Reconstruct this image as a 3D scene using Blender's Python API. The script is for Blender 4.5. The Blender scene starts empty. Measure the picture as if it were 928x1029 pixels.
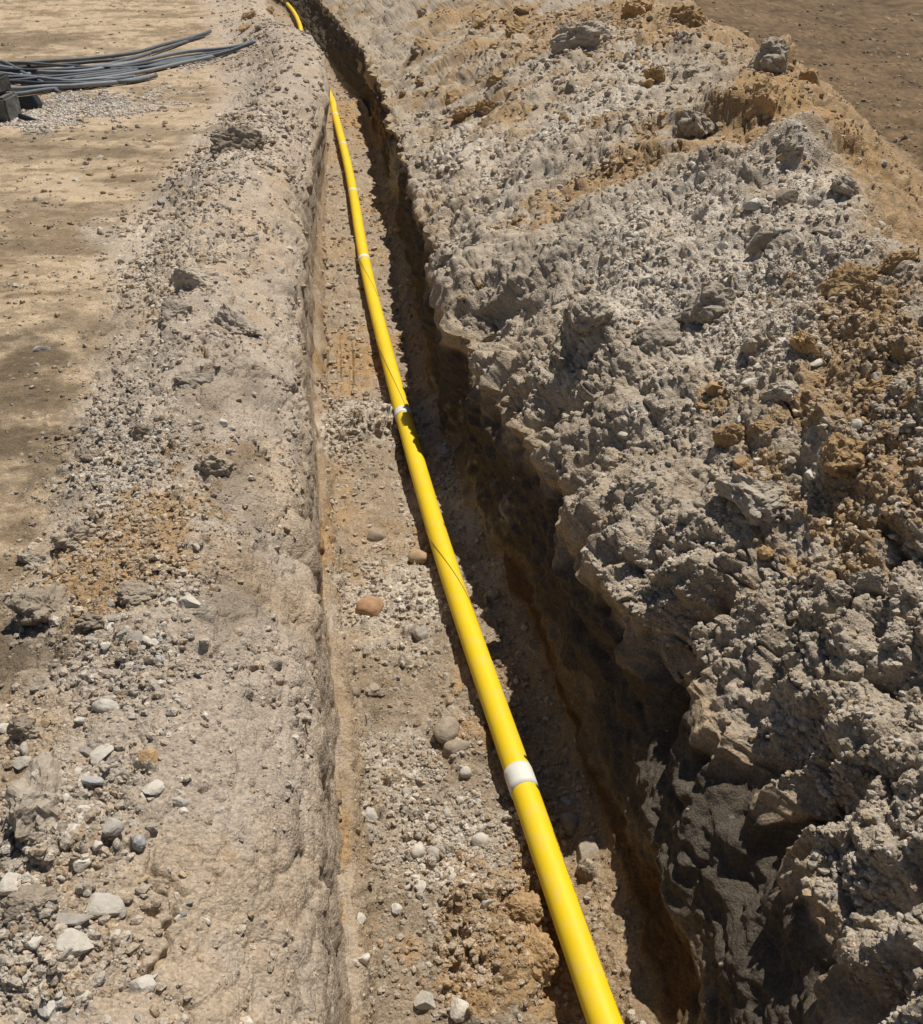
import bpy, bmesh, math, random
import numpy as np
from mathutils import Vector, Matrix
from mathutils.bvhtree import BVHTree
R = math.radians
random.seed(7); rng = np.random.default_rng(11)
S = bpy.context.scene
C = S.collection

# ------------------------------------------------------------------ camera
PW, PH, F = 928.0, 1029.0, 1000.0
PITCH = R(32.0); ZC = 1.70
cP, sP = math.cos(PITCH), math.sin(PITCH)
cam = bpy.data.cameras.new('camera'); co = bpy.data.objects.new('camera', cam); C.objects.link(co)
cam.sensor_fit = 'VERTICAL'; cam.sensor_height = 24; cam.lens = 24*F/PH
cam.clip_start = .05; cam.clip_end = 2000
co.location = (0, 0, ZC); co.rotation_euler = (math.pi/2-PITCH, 0, 0)
S.camera = co
def px(u, v, z):
    """pixel on the photograph + height -> (x, y) on that level"""
    k = (v-PH/2)/F
    d = (ZC-z)/(sP+k*cP)
    return ((u-PW/2)/F*d, d*(cP-k*sP))
def pdir(u, v):
    k = (v-PH/2)/F
    return Vector(((u-PW/2)/F, cP-k*sP, -sP-k*cP)).normalized()

# ------------------------------------------------------------------ light
SUN_E, SUN_A = R(68), R(38)
sd = Vector((math.cos(SUN_E)*math.sin(SUN_A), math.cos(SUN_E)*math.cos(SUN_A), math.sin(SUN_E)))
sl = bpy.data.lights.new('sun', 'SUN'); sl.energy = 4.8; sl.angle = R(.5); sl.color = (1, .95, .87)
so = bpy.data.objects.new('sun', sl); C.objects.link(so)
so.rotation_euler = (-sd).to_track_quat('-Z', 'Y').to_euler()
so.location = (3, 3, 8)
w = bpy.data.worlds.new('World'); S.world = w; w.use_nodes = True
nt = w.node_tree; sky = nt.nodes.new('ShaderNodeTexSky'); sky.sky_type = 'NISHITA'; sky.sun_disc = False
sky.sun_elevation = SUN_E; sky.sun_rotation = SUN_A
bg = nt.nodes['Background']; nt.links.new(sky.outputs[0], bg.inputs[0]); bg.inputs[1].default_value = .05
S.view_settings.view_transform = 'Standard'; S.view_settings.look = 'None'
S.view_settings.exposure = 0.08; S.view_settings.gamma = 1
S.view_settings.use_curve_mapping = False

# ------------------------------------------------------------------ noise (numpy)
def h3(i, j, k, s):
    h = (i.astype(np.uint32)*np.uint32(374761393)) ^ (j.astype(np.uint32)*np.uint32(668265263)) ^ (k.astype(np.uint32)*np.uint32(2147483647-4099)) ^ np.uint32((s*2654435761) & 0xffffffff)
    h = (h ^ (h >> np.uint32(13)))*np.uint32(1274126177)
    h = (h ^ (h >> np.uint32(16)))*np.uint32(2246822519)
    h = h ^ (h >> np.uint32(15))
    return h
def hf(h, sh=0):
    return ((h >> np.uint32(sh)) & np.uint32(1023)).astype(np.float32)/1023.0
def vnoise(P, f, s):
    q = P*np.float32(f); b = np.floor(q); t = (q-b).astype(np.float32); b = b.astype(np.int32)
    t = t*t*(3-2*t); r = np.zeros(len(P), np.float32)
    for a in (0, 1):
        wa = t[:, 0] if a else 1-t[:, 0]
        for c in (0, 1):
            wc = wa*(t[:, 1] if c else 1-t[:, 1])
            for e in (0, 1):
                we = wc*(t[:, 2] if e else 1-t[:, 2])
                r += we*hf(h3(b[:, 0]+a, b[:, 1]+c, b[:, 2]+e, s))
    return r*2-1
def fbm(P, f, s, o=3, g=.5):
    r = 0; a = 1; n = 0
    for k in range(o):
        r = r+a*vnoise(P, f*2.03**k, s+k*7); n += a; a *= g
    return r/n
def worley(P, f, s, jit=.75):
    q = P*np.float32(f); b = np.floor(q-.5).astype(np.int32)
    F1 = np.full(len(P), 9, np.float32); F2 = F1.copy(); ID = np.zeros(len(P), np.uint32)
    for a in (0, 1):
        for c in (0, 1):
            for e in (0, 1):
                i, j, k = b[:, 0]+a, b[:, 1]+c, b[:, 2]+e
                h = h3(i, j, k, s)
                dx = q[:, 0]-(i+.5+jit*(hf(h)-.5)); dy = q[:, 1]-(j+.5+jit*(hf(h, 10)-.5)); dz = q[:, 2]-(k+.5+jit*(hf(h, 20)-.5))
                d = np.sqrt(dx*dx+dy*dy+dz*dz).astype(np.float32)
                m = d < F1
                F2 = np.where(m, F1, np.minimum(F2, d)); ID = np.where(m, h, ID); F1 = np.where(m, d, F1)
    ID = (ID*np.uint32(2654435761)) ^ (ID >> np.uint32(7))
    return F1, F2, ID
def sstep(x, a, b):
    t = np.clip((x-a)/(b-a), 0, 1); return t*t*(3-2*t)

# ------------------------------------------------------------------ lines of the land (photo pixel, level) -> x over y
def line(pts):
    a = sorted((px(u, v, z)[::-1]+(z,) for u, v, z in pts))
    return np.array(a)          # y, x, z
def ext(a, extra):
    return np.array(sorted([tuple(r) for r in a]+extra))
ZF = -.76
Lf = np.array([(-6, .75, ZF), (0, -.03, ZF), (1.46, -.284, ZF), (2.6, -.433, ZF), (3.27, -.56, ZF), (4.55, -.753, ZF), (6.45, -1.01, ZF), (9.4, -1.33, ZF), (12, -1.6, ZF), (14.4, -1.93, ZF), (17, -2.6, ZF), (20, -3.25, ZF), (28, -4.95, ZF), (60, -12, ZF), (400, -90, ZF)])
Lr = np.array([(-6, .70, 0), (0, -.08, 0), (1.0, -.255, 0), (1.46, -.325, 0), (2.6, -.47, .0), (3.27, -.585, .02), (4.55, -.775, .03), (6.45, -1.02, .05), (8.5, -1.19, .1), (9.8, -1.20, .30), (12, -1.53, .34), (13.7, -1.86, .26), (15, -2.14, .02), (17, -2.74, -.05), (20, -3.4, -.05), (28, -5.1, 0), (60, -12.2, 0), (400, -91, 0)])
Fr = np.array([(-6, 1.4, ZF), (0, .70, ZF), (1.46, .47, ZF), (2.0, .41, ZF), (2.5, .355, ZF), (3.13, .225, ZF), (3.7, .085, ZF), (5.0, -.14, ZF), (6.4, -.30, ZF), (8.5, -.53, ZF), (11, -.85, ZF), (12.6, -1.0, ZF), (15.1, -1.55, ZF), (18.4, -2.26, ZF), (22.7, -3.3, ZF), (28, -4.3, ZF), (60, -11.2, ZF), (400, -89, ZF)])
Tr = np.array([(-6, 1.6, .05), (0, .86, .05), (1.0, .71, .06), (1.36, .66, .07), (1.75, .56, .07), (2.1, .49, .06), (2.39, .405, .04), (3.0, .28, .03), (3.65, .11, .03), (4.84, -.11, .02), (6.36, -.27, 0), (8.5, -.51, -.02), (11.5, -.88, -.25), (14, -1.25, -.3), (17, -1.8, -.3), (21, -2.65, -.3), (26, -3.6, -.25), (60, -11, -.1), (400, -88.8, -.1)])
Cr = np.array([(-6, 2.3, .5), (0, 1.6, .55), (1.5, 1.45, .6), (3, 1.42, .68), (4.1, 1.42, .72), (4.56, 1.47, .75), (5.1, 1.6, .66), (5.8, 1.8, .90), (6.5, 1.9, .82), (8, 2.0, .72), (10.4, 2.12, .80), (13, 2.0, .75), (16, 1.4, .7), (20, .4, .65), (28, -1.4, .6), (60, -8.5, .4), (400, -86, .4)])
Bs = np.array([(-6, 3.7, 0), (0, 3.1, 0), (3, 2.9, 0), (5, 2.9, 0), (6.3, 3.1, 0), (8, 3.3, 0), (12, 3.4, 0), (16, 2.8, 0), (20, 1.8, 0), (28, 0, 0), (60, -7, 0), (400, -84, 0)])
Lb = np.array([(-6, -.6, 0), (0, -1.0, 0), (1.85, -1.15, 0), (2.26, -1.25, 0), (3.15, -1.34, 0), (4.6, -1.65, 0), (6.56, -2.03, 0), (8, -2.1, 0), (9.75, -2.2, 0), (14, -3.0, 0), (17, -3.7, 0), (28, -6.3, 0), (60, -13.6, 0), (400, -93, 0)])

# floor a little shallower and rim a little lower, kept on the same lines of sight
ZN = -.70
for a_ in (Lf, Fr):
    k_ = (a_[:, 0] > .5) & (a_[:, 0] < 50); a_[k_, :2] *= (ZC-ZN)/(ZC-ZF); a_[:, 2] = ZN
Fr[:, 1] += .035
ZF = ZN
k_ = (Tr[:, 0] > .5) & (Tr[:, 0] < 50); f_ = (ZC-Tr[k_, 2]+.08)/(ZC-Tr[k_, 2]); Tr[k_, 0] *= f_; Tr[k_, 1] *= f_; Tr[:, 2] -= .08
k_ = (Tr[:, 0] > 1.7) & (Tr[:, 0] < 2.5); f_ = (ZC-Tr[k_, 2]+.07)/(ZC-Tr[k_, 2]); Tr[k_, 0] *= f_; Tr[k_, 1] *= f_; Tr[k_, 2] -= .07
# rows
vr = np.arange(1120, -14, -1.12)
k = (vr-PH/2)/F; d = (ZC+.22)/(sP+k*cP); yr = d*(cP-k*sP)
lo = yr[0]-np.cumsum(.01*1.16**np.arange(40)); lo = lo[lo > -4][::-1]
hi = yr[-1]+np.cumsum((yr[-1]-yr[-2])*1.12**np.arange(80)); hi = hi[hi < 380]
Y = np.concatenate([lo, yr, hi]); NY = len(Y)
def L(a):
    x = np.interp(Y, a[:, 0], a[:, 1]); z = np.interp(Y, a[:, 0], a[:, 2])
    # soften the kinks
    n = 41; kx = np.hanning(n); kx /= kx.sum()
    def sm(q):
        p = np.pad(q, (n//2, n//2), mode='reflect', reflect_type='odd'); return np.convolve(p, kx, 'valid')
    return sm(x), sm(z)
Yv = np.stack([Y, Y*0, Y*0], 1).astype(np.float32)
def wig(f, s, a): return fbm(Yv, f, s, 3)*a
fade = np.clip(Y/14, .25, 1)
(xLf, zLf), (xLr, zLr), (xFr, zFr), (xTr, zTr), (xCr, zCr), (xBs, zBs), (xLb, zLb) = [L(a) for a in (Lf, Lr, Fr, Tr, Cr, Bs, Lb)]
xLr = xLr+wig(1.7, 3, .02)+wig(6, 5, .022)+wig(15, 6, .010); xLf = xLf+wig(2, 9, .02)
xTr = xTr+wig(1.9, 21, .05)+wig(6.5, 23, .035); xFr = np.minimum(xFr+wig(2.2, 31, .03), xTr-.015)
zTr = zTr+wig(1.5, 41, .04)
xCr = xCr+wig(1.1, 51, .08); zCr = zCr+wig(1.3, 55, .05)
xLb = xLb+wig(1.2, 61, .08)+wig(4, 62, .04)
depth = np.maximum(Y*cP+ZC*sP, 1.0)

segs = []    # (name, columns, function s in 0..1 -> (x, z) rows)
def lerp(a, b, s): return a[:, None]+(b-a)[:, None]*s[None, :]
def poly(ctrl, s):
    """ctrl: list of (s, x(rows), z(rows)) -> piecewise linear"""
    X = np.zeros((NY, len(s))); Z = X.copy()
    ss = [c[0] for c in ctrl]
    for i, t in enumerate(s):
        j = min(max(np.searchsorted(ss, t, 'right')-1, 0), len(ctrl)-2)
        a = (t-ss[j])/(ss[j+1]-ss[j])
        X[:, i] = ctrl[j][1]*(1-a)+ctrl[j+1][1]*a; Z[:, i] = ctrl[j][2]*(1-a)+ctrl[j+1][2]*a
    return X, Z
O = np.zeros(NY)
cols = []
# left plain: far -> bank
q = np.concatenate([(.36+np.cumsum(.004*1.17**np.arange(46)))[::-1], np.linspace(.36, 0, 210, endpoint=False)])
X = xLb[:, None]-q[None, :]*depth[:, None]; cols.append(('lp', X, X*0, q))
# left bank
zL0 = np.minimum(zLr, .06)
s = np.linspace(0, 1, 300, endpoint=False); wb = xLr-xLb
X, Z = poly([(0, xLb, O), (.18, xLb+wb*.18, O+.04), (.38, xLb+wb*.38, zL0+.10), (.58, xLb+wb*.58, zL0*.6+zLr*.4+.13), (.80, xLb+wb*.80, zL0*.2+zLr*.8+.05), (.92, xLb+wb*.92, zLr-.05), (1, xLr, zLr-.16)], s); cols.append(('lb', X, Z, s))
# left wall
s = np.linspace(0, 1, 90, endpoint=False)
X, Z = poly([(0, xLr, zLr-.16), (.55, xLr*.6+xLf*.4, zLr-.42), (.8, xLr*.3+xLf*.7, zLr-.62), (1, xLf+.03, zLf+.07)], s); cols.append(('lw', X, Z, s))
# floor
s = np.linspace(0, 1, 210, endpoint=False); wf = xFr-xLf
X, Z = poly([(0, xLf+.03, zLf+.07), (.1, xLf+wf*.1, zLf-.03), (.5, xLf+wf*.5, zLf-.02), (.85, xLf+wf*.85, zLf-.05), (1, xFr, zFr)], s); cols.append(('fl', X, Z, s))
# right wall
s = np.linspace(0, 1, 230, endpoint=False)
X, Z = poly([(0, xFr, zFr), (.35, xFr*.6+xTr*.4, O*0-.46), (.5, xFr*.36+xTr*.64, O*0-.34), (.82, xFr*.12+xTr*.88, O*0-.10), (1, xTr, zTr)], s); cols.append(('rw', X, Z, s))
# heap front
s = np.linspace(0, 1, 430, endpoint=False); wh = xCr-xTr; hh = zCr-zTr
X, Z = poly([(0, xTr, zTr), (.08, xTr+wh*.06, zTr+.07), (.3, xTr+wh*.27, zTr+hh*.36), (.65, xTr+wh*.6, zTr+hh*.70), (.92, xTr+wh*.92, zCr-.03), (1, xCr, zCr)], s); cols.append(('hf', X, Z, s))
# heap back
s = np.linspace(0, 1, 170, endpoint=False); wk = xBs-xCr
X, Z = poly([(0, xCr, zCr), (.1, xCr+wk*.1, zCr-.06), (.8, xCr+wk*.75, zCr*.16), (1, xBs, O)], s); cols.append(('hb', X, Z, s))
# right plain
q = np.concatenate([np.linspace(0, .30, 190, endpoint=False), .30+np.cumsum(.004*1.17**np.arange(46))])
X = xBs[:, None]+q[None, :]*depth[:, None]; cols.append(('rp', X, X*0, q))
GX = np.concatenate([c[1] for c in cols], 1); GZ = np.concatenate([c[2] for c in cols], 1)
NX = GX.shape[1]
ends = np.cumsum([c[1].shape[1] for c in cols]); starts = np.concatenate([[0], ends[:-1]])
SEG = {c[0]: (starts[i], ends[i]) for i, c in enumerate(cols)}
# round the corners of the cross-section
def smc(G, n):
    kx = np.hanning(n+2)[1:-1]; kx /= kx.sum()
    P = np.pad(G, ((0, 0), (n//2, n//2)), mode='edge'); out = np.zeros_like(G)
    for i in range(n): out += kx[i]*P[:, i:i+G.shape[1]]
    out[:, :60] = G[:, :60]; out[:, -60:] = G[:, -60:]
    return out
GX0, GZ0 = GX, GZ
wide = np.zeros(NX); a, b = SEG['hf']; wide[a+20:b+90] = 1; a, b = SEG['lb']; wide[a-30:b-40] = 1
kw = np.hanning(41); kw /= kw.sum(); wide = np.convolve(wide, kw, 'same')
GXa, GZa = smc(GX, 13), smc(GZ, 13); GXb, GZb = smc(GX, 71), smc(GZ, 71)
GX = GXa*(1-wide)+GXb*wide; GZ = GZa*(1-wide)+GZb*wide
GY = np.repeat(Y[:, None], NX, 1)
# floor relief: raised gravel sill half way, steps of clay further on
def bump1(G, u, v, z, rx, ry, a):
    x, y = px(u, v, z); return a*np.exp(-((GX-x)/rx)**2-((GY-y)/ry)**2)
cid = np.arange(NX)
isfl = ((cid >= SEG['fl'][0]) & (cid < SEG['fl'][1])).astype(float)
isfl = np.convolve(isfl, np.ones(25)/25, 'same')
fl = bump1(0, 352, 428, ZF, .20, .20, .10)+bump1(0, 340, 370, ZF, .3, .25, -.03)+bump1(0, 412, 440, ZF, .10, .5, -.05)+bump1(0, 360, 115, ZF, .5, .9, .16)+bump1(0, 345, 250, ZF, .5, .35, .05)
fl += bump1(0, 500, 900, ZF, .12, .4, .05)+bump1(0, 560, 1000, ZF, .10, .3, -.05)+bump1(0, 480, 700, ZF, .08, .3, .03)
GZ = GZ+fl*isfl[None, :]

base_P = np.stack([GX, GY, GZ], 2)
# coarse ray target on the smooth land
st = 6
r_i = np.unique(np.r_[np.arange(0, NY, st), NY-1]); c_i = np.unique(np.r_[np.arange(0, NX, st), NX-1])
cp = base_P[np.ix_(r_i, c_i)]; nr, nc = len(r_i), len(c_i)
vv = [tuple(map(float, p)) for p in cp.reshape(-1, 3)]
ff = [(i*nc+j, i*nc+j+1, (i+1)*nc+j+1, (i+1)*nc+j) for i in range(nr-1) for j in range(nc-1)]
bvh = BVHTree.FromPolygons(vv, ff)
CO = Vector((0, 0, ZC))
def at0(u, v):
    h = bvh.ray_cast(CO, pdir(u, v)); return h[0]

# normals of the smooth land
du = np.gradient(base_P, axis=1); dv = np.gradient(base_P, axis=0)
N = np.cross(du, dv); N /= np.linalg.norm(N, axis=2, keepdims=True)+1e-9
P = base_P.reshape(-1, 3).astype(np.float32); N = N.reshape(-1, 3).astype(np.float32)
M = len(P)
DEP = (P[:, 1]*cP+(ZC-P[:, 2])*sP)
DY = None
# only the part around the view needs the detail
act = np.where((P[:, 1] > .2) & (P[:, 1] < 60) & (np.abs(P[:, 0]) < .62*np.maximum(DEP, .5)+.4))[0]
A = P[act]; AN = N[act]
colid = np.tile(cid, NY)[act]
def seg(n, pad=12):
    a, b = SEG[n]; m = ((cid >= a) & (cid < b)).astype(float)
    m = np.convolve(m, np.ones(pad*2+1)/(pad*2+1), 'same'); return m[colid].astype(np.float32)
def sp(n):     # 0..1 inside a segment
    a, b = SEG[n]; return np.clip((colid-a)/(b-a), 0, 1).astype(np.float32)
m = {n: seg(n) for n in SEG}; m['lp'] = np.maximum(m['lp'], (colid < 12)); m['rp'] = np.maximum(m['rp'], (colid > NX-14))

def blob(u, v, ru, rv, ang=0, warp=.75, B=None):
    """soft patch of ground round the world point seen at (u, v); ru, rv its half extents in photo pixels"""
    c = at0(u, v)
    dd = (c.y*cP+(ZC-c.z)*sP)
    e = at0(u+ru*math.cos(ang), v+ru*math.sin(ang)); g = at0(u-rv*math.sin(ang), v+rv*math.cos(ang))
    e1 = np.array(e-c) if e else np.array((ru*dd/F, 0, 0)); e2 = np.array(g-c) if g else np.array((0, rv*dd/F, 0))
    for q_, r_ in ((e1, ru), (e2, rv)):
        l_ = np.linalg.norm(q_); mx = r_*dd/F*3.5
        if l_ > mx: q_ *= mx/l_
    n3 = np.cross(e1, e2); ln = np.linalg.norm(n3); n3 = n3/ln*math.sqrt(ln)
    Mi = np.linalg.inv(np.stack([e1, e2, n3], 1)).astype(np.float32)
    R_ = 3.2*max(np.linalg.norm(e1), np.linalg.norm(e2))
    out = np.zeros(len(A), np.float32)
    s_ = np.where((np.abs(A[:, 1]-c.y) < R_) & (np.abs(A[:, 0]-c.x) < R_))[0]
    q = (A[s_]-np.array(c, np.float32))@Mi.T
    out[s_] = np.clip(1.3-np.sqrt((q**2).sum(1))+warp*WN[s_], 0, 1)
    return out
dyr = DEP[act]**2/1700
def nyq(f): return np.clip(2.1-f*2.5*dyr, 0, 1).astype(np.float32)
WN = fbm(A, 5, 77, 4, .6)*2.0+fbm(A, 22, 78, 2)*.5

exec_patches = None
# ---- weights: clay (orange), grey crushed, packed dark earth, rubble
clay = np.zeros(len(A), np.float32); grey = clay.copy(); dark = clay.copy(); rub = clay.copy(); clod = clay.copy(); smooth = clay.copy()
def add(w_, lst, amp=1):
    for t in lst:
        b_ = blob(*t[:5])*(t[5] if len(t) > 5 else 1); np.maximum(w_, b_*amp, out=w_)
# clay on the heap, the bank and the floor
add(clay, [(640, 180, 95, 24, -.3), (760, 120, 60, 40, .2), (860, 165, 70, 30, .75), (790, 85, 40, 40, 0), (500, 20, 60, 26, 0), (600, 18, 90, 20, 0), (650, 38, 50, 22, 0, .9), (560, 50, 60, 14, 0, .8), (470, 55, 40, 8, 0, .6), (620, 120, 60, 12, -.3, .6), (560, 30, 70, 35, .2), (640, 25, 45, 35, 0), (450, 15, 50, 14, 0, .8), (505, 120, 30, 10, -.3, .8),
           (880, 320, 60, 60, 0, .9), (830, 400, 80, 55, -.4, .9), (760, 450, 50, 40, -.4, .8), (880, 470, 50, 55, .3, .9), (840, 500, 45, 60, 0, .9), (790, 560, 30, 40, -.7, .6), (720, 395, 22, 18, 0, .7), (740, 600, 60, 45, -.7, .35),
           (150, 530, 75, 48, -.4, 1.2), (90, 585, 60, 42, 0, 1.1), (230, 450, 40, 40, -.6, .45), (225, 850, 12, 60, -.5, .42), (240, 950, 14, 70, -.3, .40), (100, 620, 25, 22, 0, .6), (245, 320, 35, 15, -.2, .35),
           (355, 120, 35, 22, 0, 1), (385, 215, 22, 25, 0, .6), (360, 370, 45, 30, 0, .7), (345, 500, 25, 45, 0, .45), (500, 940, 55, 90, .25, .95), (540, 840, 28, 60, .4, .8), (410, 960, 30, 50, 0, .7), (545, 990, 60, 60, 0, .9), (345, 880, 8, 70, 0, .9), (460, 690, 22, 60, .3, .7), (510, 720, 30, 40, .4, .6), (320, 560, 10, 70, 0, .7)])
add(grey, [(740, 230, 140, 80, .1), (700, 300, 120, 60, 0), (640, 270, 100, 80, 0), (820, 210, 70, 60, .4), (600, 110, 90, 40, 0, .8), (480, 160, 50, 60, 0, .8), (640, 60, 50, 30, .5, .8), (720, 330, 90, 55, 0, .9), (560, 130, 60, 50, 0, .7),
           (410, 600, 60, 45, 0, .8), (440, 850, 65, 70, 0, .9), (360, 425, 55, 24, 0, .9), (395, 170, 22, 40, 0, .8), (470, 520, 30, 50, 0, .8), (390, 790, 45, 60, 0, .6), (420, 420, 30, 30, 0, .7),
           (80, 108, 75, 20, -.1, 1), (20, 125, 40, 12, 0, 1), (205, 65, 22, 6, -.2, .8), (150, 250, 45, 40, 0, .5), (130, 480, 50, 55, 0, .5), (240, 150, 40, 30, -.6, .5)])
add(dark, [(0, 440, 80, 60, 0, 1), (30, 362, 80, 34, 0, 1), (5, 665, 58, 75, 0, 1), (90, 45, 190, 16, 0, .55), (120, 135, 200, 9, -.05, .6), (60, 150, 90, 14, 0, .5), (150, 190, 90, 12, 0, .45), (40, 205, 90, 10, .05, .5), (10, 50, 60, 14, 0, .6), (240, 470, 25, 60, .5, .6), (245, 590, 35, 80, .35, .6), (215, 410, 30, 50, .4, .4),
           (30, 850, 40, 30, 0, .8), (55, 930, 40, 25, -.5, .5), (70, 330, 60, 14, 0, .6), (30, 250, 60, 8, 0, .5), (250, 390, 16, 40, .3, .5), (260, 520, 18, 50, .2, .5), (70, 500, 30, 20, 0, .6), (20, 780, 30, 30, 0, .7), (380, 700, 30, 40, 0, .4)])
add(rub, [(80, 830, 90, 90, 0, 1), (560, 25, 120, 25, 0, 1), (60, 960, 80, 80, 0, 1), (130, 660, 70, 60, -.3, .9), (100, 480, 50, 60, 0, .8), (130, 430, 50, 60, 0, .7), (200, 260, 50, 40, -.5, .7), (240, 140, 60, 35, -.5, .7), (40, 620, 50, 40, 0, .7), (440, 850, 60, 80, 0, .8), (270, 30, 40, 20, 0, .9),
          (600, 30, 110, 40, 0, .8), (860, 420, 110, 110, 0, .6), (380, 420, 70, 25, 0, .9), (840, 260, 90, 60, 0, .6), (180, 600, 40, 40, 0, .7), (430, 620, 50, 120, .3, .4)])
add(clod, [(365, 430, 50, 18, 0, .6), (520, 950, 45, 90, .25, .7), (540, 850, 20, 60, .4, .6), (490, 700, 20, 60, .4, .5), (800, 800, 190, 230, 0), (850, 650, 100, 130, 0), (650, 640, 60, 110, 0), (580, 400, 80, 90, 0, .35), (440, 180, 60, 90, 0, .4), (560, 60, 150, 40, 0, .6), (700, 560, 80, 70, 0, .4)])
add(smooth, [(260, 860, 70, 150, .1, .7), (280, 620, 50, 110, 0, .8), (300, 700, 30, 200, 0, .7), (250, 300, 40, 60, .3, .5), (520, 240, 40, 60, 0, .5)])

clod *= (1-.8*m['rw'])
xb = m['hf']*(1-sstep(sp('hf'), .0, .05))
nb = fbm(A, 1.7, 201, 3); n5 = fbm(A, 9, 203, 3)
heap = np.clip(m['hf']+m['hb'], 0, 1)
wall = np.clip(m['lw']+m['rw'], 0, 1)

# ------------------------------------------------------------------ displacement
D = np.zeros(len(A), np.float32)
near = np.clip(1.8-DEP[act]/9, .35, 1).astype(np.float32)
nearL = np.clip(1.3-DEP[act]/6, 0, 1).astype(np.float32)
D += fbm(A, 2.1, 1, 3)*(.008*m['lp']+.006*m['rp']+.04*m['lb']+.13*heap+.03*m['rw']+.012*m['lw']+.03*m['fl'])
D += fbm(A, 11, 301, 3, .55)*nyq(15)*(1-.45*grey)*(.012*m['lp']+.010*m['rp']+.014*m['lb']+.030*heap+.024*m['fl']+.050*m['rp'])
# vertical streaks raked down the cut walls
Q = A.copy(); Q[:, 2] *= .16
D += (fbm(Q, 16, 303, 3, .6)*.020+fbm(A, 25, 304, 2)*.008)*(m['rw']+.35*m['lw'])+fbm(A, 8, 309, 3)*.02*m['lw']
D += fbm(A*np.array([1, 1, 2.2], np.float32), 4, 305, 4, .6)*.07*m['rw']
# gullies and buttresses at the lip of the heap: stretched down the slope
Q = A.copy(); Q[:, 0] *= .45; Q[:, 2] *= .4
lip = m['hf']*(1-sstep(sp('hf'), .02, .42))+m['rw']*sstep(sp('rw'), .55, 1)
g_ = fbm(Q, 6.5, 306, 3, .55)
D += lip*(np.abs(g_)*-.24+.035*sstep(A[:, 1], 1.8, 3))*np.clip(.4+nearL, 0, 1)
# clods: rounded lumps with creases between them
WV = np.stack([fbm(A, 7, 80+i, 3, .6) for i in range(3)], 1)
F1, F2, ID = worley(A*np.array([1, .8, 1], np.float32)+WV*.05, 8.5, 401)
D += (np.sqrt(np.clip(1-(F1/.85)**2, 0, 1))-.5)*(.066*clod+.020*rub+.014*heap*(1-.6*grey)+.020*m['lb'])*(.5+hf(ID))-sstep(F2-F1, .14, 0)*(.008*clod+.006*heap+.004*m['lb'])
F1, F2, ID = worley(A+WV[:, ::-1]*.014, 17, 402)
D += (np.sqrt(np.clip(1-(F1/.85)**2, 0, 1))-.5)*(.040*clod*(1-smooth)+.014*rub+.010*heap*(1-.6*grey)+.010*m['fl'])*(.3+1.2*hf(ID))*nyq(17)
D += fbm(A, 45, 310, 3, .6)*(.004+.006*heap+.003*m['fl']+.002*m['lb']+.003*wall)*(1-.5*smooth)*nyq(60)
F1, F2, ID = worley(A+fbm(A, 40, 83, 2)[:, None]*.006, 36, 404)
D += (np.sqrt(np.clip(1-(F1/.85)**2, 0, 1))-.5)*(.013*heap*(1-.6*smooth)*(1-.4*grey)+.004*m['lb']+.005*m['fl'])*(hf(ID)*1.4)*nyq(42)
F1, F2, ID = worley(A+fbm(A, 10, 84, 2)[:, None]*.02, 6, 405)
D += (np.sqrt(np.clip(1-(F1/.85)**2, 0, 1))-.6)*.05*hf(ID)*(m['lw']+m['lb']*sstep(sp('lb'), .8, .97))
F1, F2, ID = worley(A+fbm(A, 7, 82, 2)[:, None]*.03, 4.2, 403)
D += (np.sqrt(np.clip(1-(F1/.85)**2, 0, 1))-.5)*heap*sstep(A[:, 1], 3.5, 6.5)*.075*(hf(ID)+.15)
# cracks and torn hollows in the bank
cr_ = np.abs(fbm(A, 4.5, 330, 4, .6)); D -= sstep(cr_, .05, 0)*sstep(fbm(A, 1.8, 331, 2), .05, .35)*.035*(m['lb']+.6*heap)*nyq(10)
# embedded stones of four sizes, each with a tint of its own
tint = np.ones((len(A), 1), np.float32); stone = np.zeros(len(A), np.float32); sid = np.zeros(len(A), np.uint32)
def stones(f, prob, hgt, s, r0=.42, flat=1.0):
    global D, stone, sid
    F1, F2, ID = worley(A+fbm(A, f*1.3, s+5, 1)[:, None]*(.22/f), f, s)
    on = hf(ID) < prob
    hgt = hgt*nyq(f*1.3)
    rr = r0*(.6+.6*hf(ID, 10))
    t_ = np.clip(1-(F1/rr)**2, 0, 1)
    hgt_ = np.minimum(np.sqrt(t_), .75)*hgt*.68/f*(.6+.8*hf(ID, 20))
    D += np.where(on, hgt_, 0)
    mk = on & (F1 < rr)
    stone = np.where(mk, 1.0, stone); sid = np.where(mk, ID, sid)
gv = np.clip(.25*m['lp']*(nb > -.1)+.25*m['lb']+.5*m['fl']+.25*heap+.9*grey+.8*rub+.3*clay-.8*smooth-.6*dark, .03, .95)
rub = np.maximum(rub, .45*m['lb']*sstep(fbm(A, 2.6, 333, 4, .6), .05, .3)*(1-.5*smooth))
stones(13, np.clip(rub*.5+.04*heap+.06*m['fl'], 0, .5)*(1-wall), .55, 501)
stones(27, np.clip(rub*.6+gv*.3, 0, .6)*(1-wall*.9), .6, 502)
stones(52, gv*.75*(1-wall*.8), .6, 503)
stones(95, gv*np.clip(1.1-DEP[act]/14, 0, 1), .55, 504)
# wheel tracks pressed into the right plain
trk = m['rp']*np.clip(1-np.abs(((A[:, 1]-.25*A[:, 0])*.55) % 1-.5)*3.2, 0, 1)
D += -trk*.045+trk*np.sin((A[:, 0]*8+A[:, 1]*2)*6.0)*.008
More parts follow.
